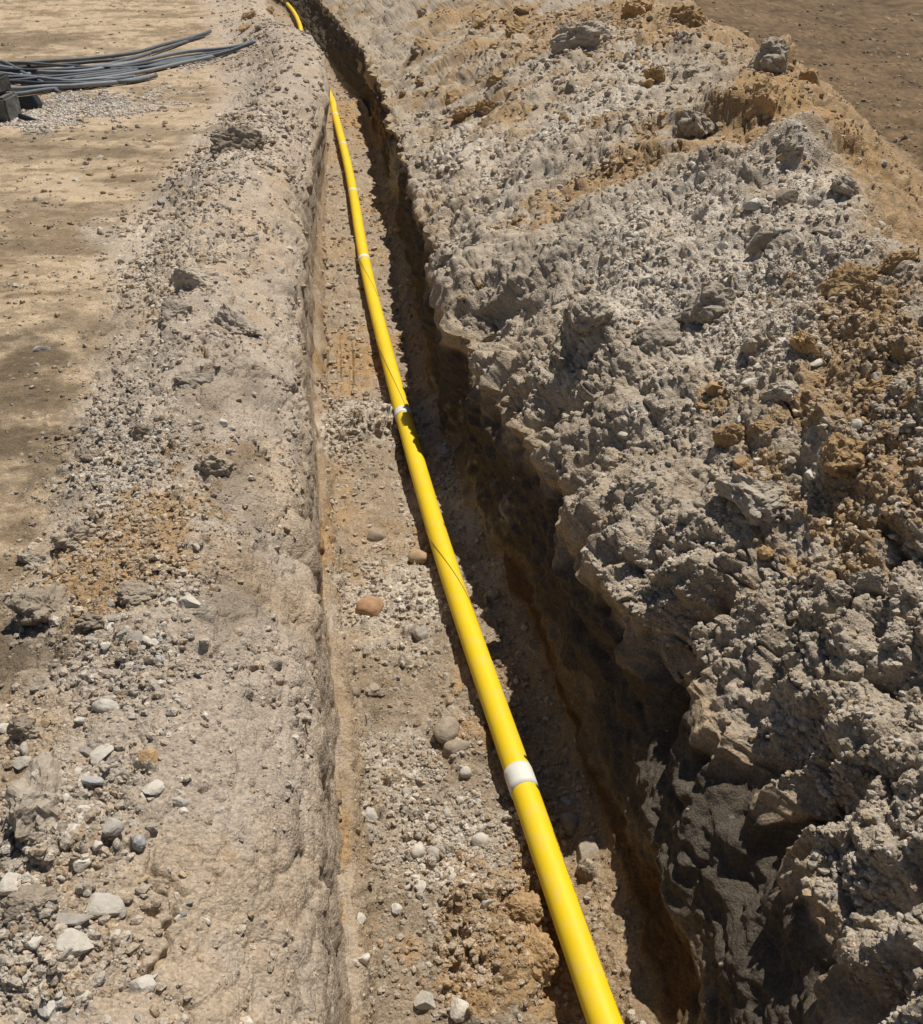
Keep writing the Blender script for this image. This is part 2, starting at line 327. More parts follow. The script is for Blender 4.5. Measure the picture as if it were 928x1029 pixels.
# hand-placed relief: (u, v, ru, rv, angle, height along the normal)
for t in [(795, 165, 60, 16, .1, .12), (700, 175, 60, 12, -.1, .05), (700, 130, 80, 14, -.1, -.07), (600, 330, 26, 24, 0, .10), (640, 630, 16, 60, .05, .04), (668, 690, 20, 70, .1, -.12), (760, 850, 14, 60, .3, -.07), (700, 880, 30, 90, .2, .05), (470, 60, 60, 30, 0, .05),
          (455, 290, 30, 60, .2, .05), (520, 330, 18, 60, .5, -.06), (570, 400, 14, 60, .5, -.08), (650, 560, 12, 60, .2, -.06), (205, 478, 12, 6, .4, -.04), (775, 66, 34, 22, 0, .13), (850, 130, 30, 20, .7, .05), (600, 40, 26, 14, 0, .08), (690, 15, 22, 20, 0, .10),
          (780, 640, 10, 60, .5, -.06), (880, 600, 12, 50, .3, -.06), (640, 240, 60, 12, -.5, .04), (330, 30, 40, 30, 0, 0), (40, 930, 40, 30, 0, .03), (60, 800, 20, 50, .2, .04), (327, 372, 2.5, 24, 0, -.02), (341, 370, 2.5, 26, 0, -.02), (353.5, 372, 2.5, 26, 0, -.025), (411, 366, 2.5, 16, -.2, -.025)]:
    D += blob(*t[:5], warp=.2)*t[5]
A2 = A+AN*D[:, None]
Pd = P.copy(); Pd[act] = A2

# ------------------------------------------------------------------ soil colour (albedo of the earth; right wall darkened to paint in shade)
def c3(*a): return np.array(a, np.float32)[None, :]
SAND = c3(.465, .355, .235); BROWN = c3(.205, .148, .090); BEIGE = c3(.415, .345, .275); GREYC = c3(.600, .530, .440)
CLAY = c3(.370, .240, .118); WALLO_SHADED = c3(.115, .070, .036); WALLG_SHADED = c3(.095, .077, .058); DARKE = c3(.120, .089, .056); PLAIN = c3(.150, .100, .056)  # both wall tones carry painted shade, darker than the cut earth itself
FLO = c3(.300, .232, .160); HEAPC = c3(.405, .336, .255)
def mix(a, b, t): return a*(1-t[:, None])+b*t[:, None]
col = np.zeros((len(A), 3), np.float32)+SAND
sandv = np.clip(sstep(fbm(A*np.array([.8, 1.5, 1], np.float32), 1.3, 601, 5, .65), -.02, .22)+.75*sstep(fbm(A*np.array([.8, 1.6, 1], np.float32), 8, 611, 5, .7), -.02, .25), 0, 1.2)
col = mix(col, BROWN, sandv*.72*m['lp'])
col = mix(col, BEIGE, m['lb']*.9); col = mix(col, FLO, m['fl']); col = mix(col, HEAPC, heap)
col = mix(col, PLAIN*(1+.35*nb[:, None]+.55*fbm(A, 9, 641, 4, .7)[:, None]+.4*fbm(A, 30, 642, 2)[:, None]), m['rp'])
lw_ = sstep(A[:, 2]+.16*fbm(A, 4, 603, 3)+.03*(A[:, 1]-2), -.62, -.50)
col = mix(col, WALLO_SHADED, m['rw']*(1-lw_)); col = mix(col, WALLG_SHADED, m['rw']*lw_*(1-.8*sstep(sp('rw')+.15*n5, .68, .85))); col = mix(col, BEIGE*.62+FLO*.5, m['lw'])  # right cut face: shade deepened in the colour, easing off towards the rim
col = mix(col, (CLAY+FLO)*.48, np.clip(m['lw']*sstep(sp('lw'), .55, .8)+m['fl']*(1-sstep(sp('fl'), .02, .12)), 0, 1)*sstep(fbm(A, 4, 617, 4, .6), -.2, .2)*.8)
col = mix(col, BROWN, .35*heap*sstep(n5, .1, .5))
col = mix(col, CLAY*.9, np.clip(.85*m['hb']+.7*m['hf']*sstep(A[:, 1], 4.5, 8)*sstep(fbm(A, 1.6, 615, 4, .6), -.05, .15)+.5*m['hf']*sstep(sp('hf'), .8, 1)*sstep(A[:, 1], 3.2, 5), 0, .9))
col = mix(col, SAND, .55*(m['lb']+.5*m['fl'])*sstep(nb+.4*n5, 0, .4))
col = mix(col, CLAY, .45*(m['lb']*.5+m['fl']+.3*heap)*sstep(fbm(A, 3, 605, 3), .05, .35))
col = mix(col, GREYC, .8*np.clip(grey, 0, 1)); col = mix(col, CLAY, sstep(clay, .22, .62)*.9); col = mix(col, DARKE, .85*np.clip(dark, 0, 1))
tn = hf(sid, 3); th = hf(sid, 13)
stc = mix(np.zeros((len(A), 3), np.float32)+c3(.49, .43, .35), c3(.32, .27, .21)+col*0, sstep(tn, .45, .9))
stc = mix(stc, c3(.36, .24, .12)+col*0, np.where(th > .86, .9, 0)*1.0)
stc = mix(stc, c3(.30, .31, .32)+col*0, np.where(th < .06, .8, 0)*1.0)
stc = mix(stc, c3(.62, .58, .50)+col*0, np.where((th > .3) & (th < .36), .8, 0)*1.0)
ks = stone*np.clip(.45+.3*grey+.3*rub-.2*clay, 0, .85)
ks = np.where(clay > .5, ks*.5, ks)*(1-.5*wall)
col = mix(col, stc, ks)
col *= (1+.16*fbm(A, 14, 607, 3)+.12*fbm(A, 60, 608, 2))[:, None]
fullc = np.zeros((M, 4), np.float32); fullc[:, 3] = 1
gseg = np.tile(cid, NY)
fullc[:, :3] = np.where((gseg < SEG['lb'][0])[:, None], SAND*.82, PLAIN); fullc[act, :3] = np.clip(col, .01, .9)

# ------------------------------------------------------------------ materials
def soil_mat(name, bump=1.0):
    mt = bpy.data.materials.new(name); mt.use_nodes = True; t = mt.node_tree; n = t.nodes; l = t.links
    b = n['Principled BSDF']; b.inputs['Roughness'].default_value = .95; b.inputs['Specular IOR Level'].default_value = .15
    at = n.new('ShaderNodeAttribute'); at.attribute_name = 'soil'
    tc = n.new('ShaderNodeNewGeometry')
    n1 = n.new('ShaderNodeTexNoise'); n1.inputs['Scale'].default_value = 120; n1.inputs['Detail'].default_value = 5; n1.inputs['Roughness'].default_value = .7
    v1 = n.new('ShaderNodeTexVoronoi'); v1.inputs['Scale'].default_value = 150
    for q in (n1, v1): l.new(tc.outputs['Position'], q.inputs['Vector'])
    mr = n.new('ShaderNodeMapRange'); mr.inputs[1].default_value = .3; mr.inputs[2].default_value = .7; mr.inputs[3].default_value = .72; mr.inputs[4].default_value = 1.28
    l.new(n1.outputs['Fac'], mr.inputs[0])
    mr2 = n.new('ShaderNodeMapRange'); mr2.inputs[3].default_value = .85; mr2.inputs[4].default_value = 1.15
    sx = n.new('ShaderNodeSeparateColor'); l.new(v1.outputs['Color'], sx.inputs[0]); l.new(sx.outputs[0], mr2.inputs[0])
    mu = n.new('ShaderNodeMath'); mu.operation = 'MULTIPLY'; l.new(mr.outputs[0], mu.inputs[0]); l.new(mr2.outputs[0], mu.inputs[1])
    vm = n.new('ShaderNodeVectorMath'); vm.operation = 'SCALE'; l.new(at.outputs['Color'], vm.inputs[0]); l.new(mu.outputs[0], vm.inputs['Scale'])
    l.new(vm.outputs[0], b.inputs['Base Color'])
    n2 = n.new('ShaderNodeTexNoise'); n2.inputs['Scale'].default_value = 70; n2.inputs['Detail'].default_value = 6; n2.inputs['Roughness'].default_value = .75
    l.new(tc.outputs['Position'], n2.inputs['Vector'])
    ad = n.new('ShaderNodeMath'); ad.operation = 'SUBTRACT'; l.new(n2.outputs['Fac'], ad.inputs[0])
    m3 = n.new('ShaderNodeMath'); m3.operation = 'MULTIPLY'; m3.inputs[1].default_value = .35; l.new(v1.outputs['Distance'], m3.inputs[0]); l.new(m3.outputs[0], ad.inputs[1])
    bp = n.new('ShaderNodeBump'); bp.inputs['Strength'].default_value = .8*bump; bp.inputs['Distance'].default_value = .012
    l.new(ad.outputs[0], bp.inputs['Height']); l.new(bp.outputs[0], b.inputs['Normal'])
    return mt
SOIL = soil_mat('soil')
def rock_mat(name, c, c2, dusty=.3, rough=.9, sc=40):
    mt = bpy.data.materials.new(name); mt.use_nodes = True; t = mt.node_tree; n = t.nodes; l = t.links
    b = n['Principled BSDF']; b.inputs['Roughness'].default_value = rough; b.inputs['Specular IOR Level'].default_value = .25
    g = n.new('ShaderNodeNewGeometry'); oi = n.new('ShaderNodeObjectInfo')
    n1 = n.new('ShaderNodeTexNoise'); n1.inputs['Scale'].default_value = sc; n1.inputs['Detail'].default_value = 6; n1.inputs['Roughness'].default_value = .7; l.new(g.outputs['Position'], n1.inputs['Vector'])
    r = n.new('ShaderNodeValToRGB'); r.color_ramp.elements[0].position = .35; r.color_ramp.elements[1].position = .65
    r.color_ramp.elements[0].color = (*c, 1); r.color_ramp.elements[1].color = (*c2, 1); l.new(n1.outputs['Fac'], r.inputs[0])
    hs = n.new('ShaderNodeHueSaturation'); mr = n.new('ShaderNodeMapRange'); mr.inputs[3].default_value = .82; mr.inputs[4].default_value = 1.15
    l.new(oi.outputs['Random'], mr.inputs[0]); l.new(mr.outputs[0], hs.inputs['Value']); l.new(r.outputs[0], hs.inputs['Color']); l.new(hs.outputs[0], b.inputs['Base Color'])
    n2 = n.new('ShaderNodeTexNoise'); n2.inputs['Scale'].default_value = sc*3; n2.inputs['Detail'].default_value = 5; l.new(g.outputs['Position'], n2.inputs['Vector'])
    bp = n.new('ShaderNodeBump'); bp.inputs['Strength'].default_value = .5; bp.inputs['Distance'].default_value = .006; l.new(n2.outputs['Fac'], bp.inputs['Height']); l.new(bp.outputs[0], b.inputs['Normal'])
    return mt
def plain_mat(name, c, rough=.5, spec=.5, noise=.12, sc=30, bump=0.0):
    mt = bpy.data.materials.new(name); mt.use_nodes = True; t = mt.node_tree; n = t.nodes; l = t.links
    b = n['Principled BSDF']; b.inputs['Roughness'].default_value = rough; b.inputs['Specular IOR Level'].default_value = spec
    g = n.new('ShaderNodeNewGeometry'); n1 = n.new('ShaderNodeTexNoise'); n1.inputs['Scale'].default_value = sc; n1.inputs['Detail'].default_value = 5; l.new(g.outputs['Position'], n1.inputs['Vector'])
    r = n.new('ShaderNodeValToRGB'); r.color_ramp.elements[0].position = .3; r.color_ramp.elements[1].position = .7
    r.color_ramp.elements[0].color = tuple(x*(1-noise) for x in c)+(1,); r.color_ramp.elements[1].color = tuple(min(1, x*(1+noise)) for x in c)+(1,)
    l.new(n1.outputs['Fac'], r.inputs[0]); l.new(r.outputs[0], b.inputs['Base Color'])
    if bump:
        bp = n.new('ShaderNodeBump'); bp.inputs['Strength'].default_value = bump; bp.inputs['Distance'].default_value = .004; l.new(n1.outputs['Fac'], bp.inputs['Height']); l.new(bp.outputs[0], b.inputs['Normal'])
    return mt
RM = {'pale': rock_mat('pale_stone', (.42, .38, .32), (.55, .50, .42)), 'grey': rock_mat('grey_stone', (.26, .235, .20), (.38, .34, .29)),
      'tan': rock_mat('tan_stone', (.34, .24, .14), (.46, .34, .21)), 'clay': rock_mat('clay_lump', (.27, .175, .085), (.43, .29, .15), sc=60),
      'brown': rock_mat('brown_stone', (.23, .185, .135), (.35, .29, .22)), 'blue': rock_mat('blue_grey_stone', (.29, .285, .28), (.40, .39, .37)),
      'soil': rock_mat('soil_lump', (.30, .25, .19), (.43, .37, .295), sc=55), 'rust': rock_mat('reddish_pebble', (.33, .19, .11), (.42, .26, .15), sc=60),
      'white': rock_mat('white_stone', (.46, .42, .355), (.60, .555, .48))}

# ------------------------------------------------------------------ build land meshes
def tag(o, label=None, cat=None, group=None, kind=None):
    if label: o['label'] = label
    if cat: o['category'] = cat
    if group: o['group'] = group
    if kind: o['kind'] = kind
    return o
def grid_mesh(name, c0, c1):
    n = c1-c0; idx = (np.arange(NY)[:, None]*NX+np.arange(c0, c1)[None, :]).ravel()
    pts = Pd[idx]; cc = fullc[idx]
    me = bpy.data.meshes.new(name); i = np.arange(NY-1)[:, None]*n; j = np.arange(n-1)[None, :]
    a = (i+j).ravel(); q = np.stack([a, a+1, a+n+1, a+n], 1).astype(np.int32)
    me.vertices.add(len(pts)); me.vertices.foreach_set('co', pts.ravel())
    me.loops.add(q.size); me.loops.foreach_set('vertex_index', q.ravel())
    me.polygons.add(len(q)); me.polygons.foreach_set('loop_start', np.arange(0, q.size, 4, dtype=np.int32)); me.polygons.foreach_set('loop_total', np.full(len(q), 4, np.int32))
    me.polygons.foreach_set('use_smooth', np.ones(len(q), bool))
    me.update(calc_edges=True)
    at = me.attributes.new('soil', 'FLOAT_COLOR', 'POINT'); at.data.foreach_set('color', cc.ravel())
    me.materials.append(SOIL)
    o = bpy.data.objects.new(name, me); C.objects.link(o); return o
g1 = tag(grid_mesh('ground', 0, SEG['lb'][0]+1), kind='structure')
bank = tag(grid_mesh('spoil_bank', SEG['lb'][0], SEG['lw'][0]+1), 'low bank of pale trampled soil and rubble along the left side of the trench', 'spoil bank')
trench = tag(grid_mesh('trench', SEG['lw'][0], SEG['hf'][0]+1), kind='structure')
heap_o = tag(grid_mesh('spoil_heap', SEG['hf'][0], SEG['rp'][0]+1), 'long high heap of grey and orange excavated soil beside the right side of the trench', 'spoil heap')
g2 = tag(grid_mesh('ground', SEG['rp'][0], NX), kind='structure')
LAND = [g1, bank, trench, heap_o, g2]
bpy.context.view_layer.update()
def at(u, v):
    dr = pdir(u, v); best = None
    for o in LAND:
        ok, loc, nrm, _ = o.ray_cast(CO, dr)
        if ok:
            dd = (loc-CO).length
            if best is None or dd < best[0]: best = (dd, loc.copy(), nrm.copy())
    return best[1], best[2]
def drop(x, y, z0=2.5):
    best = None
    for o in LAND:
        ok, loc, nrm, _ = o.ray_cast(Vector((x, y, z0)), Vector((0, 0, -1)))
        if ok and (best is None or loc.z > best[0].z): best = (loc.copy(), nrm.copy())
    return best
def dep(p): return p.y*cP+(ZC-p.z)*sP

# ------------------------------------------------------------------ rocks
def ico(sub):
    bm = bmesh.new(); bmesh.ops.create_icosphere(bm, subdivisions=sub, radius=1)
    v = np.array([x.co[:] for x in bm.verts], np.float32); f = np.array([[q.index for q in p.verts] for p in bm.faces], np.int32); bm.free(); return v, f
ICO = {k_: ico(k_) for k_ in (1, 2, 3, 4, 5)}
def rock_verts(sub, seed, kind='rock'):
    r_ = np.random.default_rng(seed); v = ICO[sub][0].copy()
    if kind == 'round':
        v *= (1+.28*fbm(v+seed*3.1, 1.2, seed, 2)+.03*fbm(v, 6, seed, 2))[:, None]; v *= np.array((1, r_.uniform(.7, .95), r_.uniform(.6, .8)), np.float32)
    elif kind == 'clod':
        for _ in range(6):
            n = r_.normal(size=3); n /= np.linalg.norm(n); dd = r_.uniform(.35, .8)
            h = v@n-dd; v = v-np.outer(np.clip(h, 0, None)*.8, n).astype(np.float32)
        v *= (1+.55*fbm(v+seed*3.1, 1.2, seed, 3)+.30*fbm(v, 4, seed+3, 4, .65))[:, None]
        F1, _, ID = worley(v+7, 3.4, seed); v *= (.80+.30*np.sqrt(np.clip(1-F1**2, 0, 1)))[:, None]
        v *= np.array((1, r_.uniform(.75, .98), r_.uniform(.7, .95)), np.float32)
    else:
        v *= (1+.12*fbm(v+seed*3.1, 1.1, seed, 2))[:, None]
        for _ in range(8):
            n = r_.normal(size=3); n /= np.linalg.norm(n); dd = r_.uniform(.42, .82)
            h = v@n-dd; v = v-np.outer(np.clip(h, 0, None)*.93, n).astype(np.float32)
        v *= np.array((1, r_.uniform(.55, .95), r_.uniform(.45, .8)), np.float32)
        if sub >= 3: v *= (1+.09*fbm(v, 3.5, seed+3, 4, .6))[:, None]
    return v.astype(np.float32)
def mk_mesh(name, v, f, mat, smooth=True):
    me = bpy.data.meshes.new(name); me.vertices.add(len(v)); me.vertices.foreach_set('co', np.ascontiguousarray(v, np.float32).ravel())
    me.loops.add(f.size); me.loops.foreach_set('vertex_index', f.ravel().astype(np.int32)); me.polygons.add(len(f))
    me.polygons.foreach_set('loop_start', np.arange(0, f.size, f.shape[1], dtype=np.int32)); me.polygons.foreach_set('loop_total', np.full(len(f), f.shape[1], np.int32))
    me.polygons.foreach_set('use_smooth', np.full(len(f), smooth)); me.update(calc_edges=True); me.materials.append(mat); return me
_mc = {}
def rock_mesh(kind, mat, var, sub):
    k_ = (kind, mat, var, sub)
    if k_ not in _mc: _mc[k_] = mk_mesh({'rock': 'stone', 'round': 'pebble', 'clod': 'earth_clod'}[kind], rock_verts(sub, var*17+hash_s(kind+mat), kind), ICO[sub][1], RM[mat], kind == 'round')
    return _mc[k_]
def hash_s(s): return sum(ord(c_)*(i+1) for i, c_ in enumerate(s)) % 97
NAME = {'rock': 'stone', 'round': 'pebble', 'clod': 'earth_clod'}
CAT = {'rock': 'stone', 'round': 'pebble', 'clod': 'soil clod'}
def put_rock(u, v, wpx, hpx, kind, mat, label=None, group=None, sink=.25, rot=None, tilt=.25):
    p, n = at(u, v); dd = dep(p); s = wpx*.5*dd/F
    hh_ = hpx*.5*dd/F
    var = random.randrange(40); sub = (5 if kind == 'clod' else 4) if wpx > 22 else (3 if wpx > 9 else 2)
    me = rock_mesh(kind, mat, var, sub)
    o = bpy.data.objects.new(NAME[kind], me); C.objects.link(o)
    nn = (n*.5+Vector((0, 0, 1))).normalized()
    q = nn.to_track_quat('Z', 'X') @ Matrix.Rotation(random.uniform(-.35, .35) if rot is None else rot, 4, 'Z').to_quaternion()
    # keep the long side across the view
    q = Vector((0, 0, 1)).rotation_difference(nn) @ Matrix.Rotation(random.uniform(-.4, .4) if rot is None else -rot, 4, 'Z').to_quaternion()
    o.rotation_mode = 'QUATERNION'; o.rotation_quaternion = q
    sy = min(max(hh_*1.2, s*.7), s*1.5)
    o.scale = (s*1.08, sy*1.15, max(sy*.95, s*.55)*1.25)
    o.location = p+nn*(max(sy, s*.5)*((.26 if kind == 'clod' else .32)-sink))
    tag(o, label, CAT[kind], group)
    return o
ROCKS = [
 (710, 312, 58, 36, 'clod', 'soil', 'large flat-topped grey-brown lump on the pale gravel of the right heap'),
 (660, 342, 46, 40, 'clod', 'soil', 'wide half-buried grey clod left of the large flat-topped lump on the heap'),
 (765, 348, 30, 30, 'clod', 'soil', 'squarish brown-grey clod below and right of the large flat-topped lump'),
 (790, 200, 28, 22, 'rock', 'brown', 'dark rounded brown stone in the pale gravel below the near heap peak'),
 (768, 243, 36, 14, 'rock', 'brown', 'flat dark brown stone lying in the pale gravel of the heap'),
 (824, 232, 22, 14, 'rock', 'brown', 'small brown stone right of the flat dark stone on the heap'),
 (758, 205, 26, 7, 'rock', 'white', 'flat white stone sliver beside the dark rounded stone on the heap'),
 (717, 391, 22, 24, 'rock', 'clay', 'upright orange-tan stone on the heap below the large lump'),
 (752, 386, 24, 14, 'rock', 'pale', 'pale flat stone right of the upright orange stone on the heap'),
 (788, 395, 30, 22, 'clod', 'soil', 'grey-brown clod among small orange lumps on the heap'),
 (810, 350, 26, 30, 'clod', 'clay', 'knobbly orange clod at the edge of the pale gravel on the heap'),
 (855, 290, 52, 44, 'clod', 'clay', 'big knobbly orange and grey clod near the right frame edge on the heap'),
 (905, 262, 34, 18, 'clod', 'clay', 'orange-brown clod above the big knobbly clod at the right edge'),
 (918, 400, 26, 18, 'clod', 'clay', 'dark orange clod cut by the right edge of the photo'),
 (880, 392, 38, 22, 'clod', 'clay', 'orange clod with a flat face left of the clod at the right edge'),
 (845, 460, 50, 40, 'clod', 'clay', 'largest crumbly orange clod in the lower clay patch of the heap'),
 (735, 445, 34, 24, 'clod', 'clay', 'orange clod pair left end of the clay band on the heap'),
 (768, 430, 28, 18, 'clod', 'clay', 'orange-brown clod in the middle of the clay band on the heap'),
 (745, 465, 16, 16, 'rock', 'clay', 'small orange stone at the foot of the clay band on the heap'),
 (760, 500, 60, 40, 'clod', 'soil', 'broad tan clod sunk in the heap below the clay band'),
 (645, 492, 40, 24, 'clod', 'soil', 'flat pale clod on the slope left of the clay band'),
 (628, 438, 14, 12, 'rock', 'pale', 'pale oval stone on the grey slope left of the clay band'),
 (765, 105, 40, 44, 'clod', 'clay', 'large ochre clod standing under the farthest heap peak'),
 (770, 66, 46, 32, 'clod', 'soil', 'rounded grey boulder of soil on top of the farther heap peak'),
 (812, 80, 20, 22, 'clod', 'clay', 'ochre clod on the right shoulder of the farther heap peak'),
 (704, 125, 28, 28, 'clod', 'soil', 'round light-brown clod in the clay below the farther heap peak'),
 (702, 72, 24, 16, 'clod', 'soil', 'small grey-brown clod left of the farther heap peak'),
 (660, 80, 24, 20, 'clod', 'clay', 'light orange clod on the pale gravel left of the farther heap peak'),
 (588, 42, 50, 34, 'clod', 'soil', 'large angular earth slab tilted over a dark hollow at the top of the heap'),
 (470, 115, 26, 16, 'clod', 'clay', 'orange clod in the pale gravel near the trench at the top of the heap'),
 (490, 112, 24, 20, 'clod', 'clay', 'orange clod touching the right side of its twin at the top of the heap'),
 (522, 32, 26, 24, 'clod', 'clay', 'dark orange clod at the top of the heap left of the earth slab'),
 (640, 18, 34, 36, 'clod', 'clay', 'tall brown clod right of the tilted earth slab'),
 (690, 22, 34, 26, 'clod', 'clay', 'tan clod on the far crest at the top of the photo'),
 (595, 320, 34, 30, 'clod', 'soil', 'tan-topped earth buttress standing on the lip above the trench'),
 (850, 190, 34, 14, 'clod', 'soil', 'long dark clod on the right shoulder of the near heap peak'),
 (790, 150, 26, 12, 'clod', 'soil', 'grey clod on the very top of the near heap peak'),
 (875, 585, 32, 24, 'clod', 'soil', 'smooth rounded lump with a cut side near the right edge'),
 (905, 640, 34, 22, 'clod', 'soil', 'grey rounded lump cut by the right edge below the smooth lump'),
 (842, 597, 26, 22, 'clod', 'soil', 'grey lump directly left of the smooth rounded lump'),
 (45, 615, 54, 52, 'clod', 'brown', 'dark grey-brown boulder lump on the left bank beside bare dark ground'),
 (75, 546, 46, 28, 'clod', 'brown', 'dark wedge-shaped clod above the boulder lump on the left bank'),
 (32, 563, 28, 16, 'clod', 'soil', 'small tan clod left of the dark wedge-shaped clod'),
 (136, 600, 44, 20, 'clod', 'brown', 'long low clod with a deep shadow under it on the left bank'),
 (97, 625, 34, 20, 'clod', 'brown', 'dark clod between the boulder lump and the long low clod'),
 (192, 606, 22, 20, 'rock', 'pale', 'smooth pale oval stone on the left bank right of the long low clod'),
 (173, 605, 16, 14, 'rock', 'pale', 'small pale stone touching the smooth oval stone'),
 (108, 711, 26, 14, 'round', 'white', 'bright flat oval pebble on the left bank'),
 (84, 725, 18, 16, 'rock', 'pale', 'pale blunt stone below and left of the bright flat pebble'),
 (135, 642, 20, 16, 'rock', 'grey', 'grey rounded stone on the left bank slope'),
 (157, 645, 12, 12, 'rock', 'white', 'small white stone right of the grey rounded stone'),
 (195, 384, 30, 14, 'clod', 'soil', 'flat tan slab stone lying on the left bank'),
 (222, 470, 44, 26, 'clod', 'brown', 'brown clod over a dark hole in the left bank'),
 (240, 332, 48, 22, 'clod', 'soil', 'broad low lump of earth near the left trench edge'),
 (200, 285, 58, 20, 'clod', 'soil', 'long cracked slab of earth on the outer left bank'),
 (175, 318, 40, 20, 'clod', 'soil', 'earth lump below the long cracked slab'),
 (240, 146, 50, 16, 'clod', 'brown', 'dark long clod on the far part of the left bank'),
 (92, 462, 28, 14, 'clod', 'brown', 'dark flat clod on the outer edge of the left bank'),
 (145, 440, 24, 20, 'clod', 'brown', 'brown clod among rubble on the outer left bank'),
 (223, 425, 12, 10, 'rock', 'white', 'small white stone on the left bank above the dark hole'),
 (50, 805, 60, 70, 'clod', 'soil', 'big pale slab of crusted soil on the rubble at the lower left'),
 (93, 786, 22, 18, 'rock', 'blue', 'blue-grey striped stone beside the big pale slab'),
 (152, 762, 24, 24, 'rock', 'clay', 'orange stone at the top of the rubble right of the blue-grey stone'),
 (83, 815, 18, 13, 'rock', 'pale', 'pale stone below the blue-grey stone'),
 (112, 832, 22, 22, 'rock', 'pale', 'blocky pale stone in the middle of the rubble'),
 (142, 848, 16, 20, 'rock', 'blue', 'blue-grey stone standing in the rubble'),
 (180, 806, 22, 16, 'rock', 'pale', 'pale pinkish stone at the right edge of the rubble'),
 (30, 908, 44, 28, 'clod', 'brown', 'brown clod with a shadowed underside in the lower left rubble'),
 (70, 925, 44, 30, 'rock', 'grey', 'flat grey stone in the lower left rubble'),
 (104, 912, 40, 24, 'rock', 'pale', 'flat pale stone right of the flat grey stone'),
 (142, 990, 28, 26, 'rock', 'white', 'white angular stone near the bottom of the left bank'),
 (52, 1010, 24, 28, 'rock', 'white', 'white angular stone in the bottom left corner'),
 (75, 950, 40, 30, 'rock', 'pale', 'broad pale stone above the bottom left corner'),
 (12, 890, 34, 22, 'rock', 'pale', 'pale stone cut by the left edge of the photo'),
 (24, 735, 34, 22, 'clod', 'brown', 'dark brown clod with a black shadow at the left edge'),
 (6, 732, 14, 18, 'rock', 'white', 'whitish stone touching the left edge beside a dark clod'),
 (372, 612, 25, 25, 'round', 'rust', 'round reddish-brown pebble on the trench floor'),
 (421, 561, 19, 14, 'round', 'tan', 'tan oval pebble on the trench floor beside the pipe'),
 (379, 541, 17, 17, 'round', 'brown', 'dark round pebble on the trench floor above the reddish one'),
 (424, 636, 24, 22, 'rock', 'grey', 'grey stone on the trench floor right of the reddish pebble'),
 (449, 734, 24, 22, 'round', 'brown', 'dark brown pebble on the trench floor left of the pipe'),
 (458, 754, 28, 18, 'round', 'brown', 'flat dark pebble just below its dark brown neighbour on the trench floor'),
 (375, 692, 20, 12, 'clod', 'brown', 'brown flat clod on the trench floor'),
 (356, 696, 13, 12, 'round', 'brown', 'small brown pebble left of the brown flat clod'),
 (374, 818, 16, 20, 'rock', 'white', 'white upright shard on the trench floor'),
 (362, 925, 13, 18, 'rock', 'pale', 'pale stone near the left trench wall at the bottom'),
 (365, 965, 15, 20, 'rock', 'white', 'white stone at the foot of the left trench wall'),
 (399, 913, 12, 11, 'rock', 'white', 'small white stone in the middle of the near trench floor'),
 (484, 846, 17, 15, 'round', 'pale', 'pale round pebble on gravel beside the pipe'),
 (420, 856, 13, 13, 'round', 'pale', 'left one of a pair of pale pebbles on the near trench floor'),
 (437, 858, 12, 12, 'round', 'pale', 'right one of a pair of pale pebbles on the near trench floor'),
 (492, 908, 16, 14, 'rock', 'pale', 'pale stone at the edge of the orange clay on the trench floor'),
 (497, 932, 18, 18, 'rock', 'clay', 'rounded orange lump on the edge of the near clay'),
 (525, 915, 34, 30, 'clod', 'clay', 'large orange clod left of the pipe near the bottom'),
 (535, 960, 40, 46, 'clod', 'clay', 'biggest orange clod beside the pipe at the bottom of the trench'),
 (572, 828, 20, 22, 'round', 'brown', 'dark oval pebble right of the pipe below the white band'),
 (588, 862, 28, 34, 'rock', 'brown', 'pointed brown stone half in shadow right of the pipe'),
 (570, 806, 14, 12, 'rock', 'grey', 'small grey stone right of the pipe above the dark oval pebble'),
 (430, 1008, 28, 24, 'rock', 'pale', 'pale rubble stone at the bottom of the trench floor'),
 (460, 1015, 22, 28, 'rock', 'pale', 'upright pale rubble stone at the bottom of the trench'),
 (250, 18, 14, 12, 'clod', 'clay', 'brown clod at the top left of the bank beside the conduits'),
 (270, 12, 12, 12, 'clod', 'clay', 'orange clod at the top of the bank near the far pipe'),
 (265, 28, 16, 12, 'clod', 'brown', 'dark clod near the end of the conduit bundle'),
 (247, 30, 12, 8, 'clod', 'clay', 'small brown clod left of the dark clod near the conduits'),
 (76, 181, 9, 7, 'rock', 'pale', 'lone pale stone on the sandy ground left of the bank'),
 (43, 352, 16, 9, 'rock', 'pale', 'pale flat stone on the dark patch of ground at left'),
 (162, 203, 10, 12, 'rock', 'grey', 'grey stone on the outer edge of the left bank far away'),
 (122, 264, 10, 7, 'rock', 'brown', 'small dark stone alone on the sandy ground'),
 (888, 164, 10, 8, 'rock', 'white', 'small white stone on the brown plain behind the heap'),
]
for r in ROCKS:
    put_rock(*r[:6], label=r[6], sink=.55 if 'slab of crusted' in r[6] else .25)
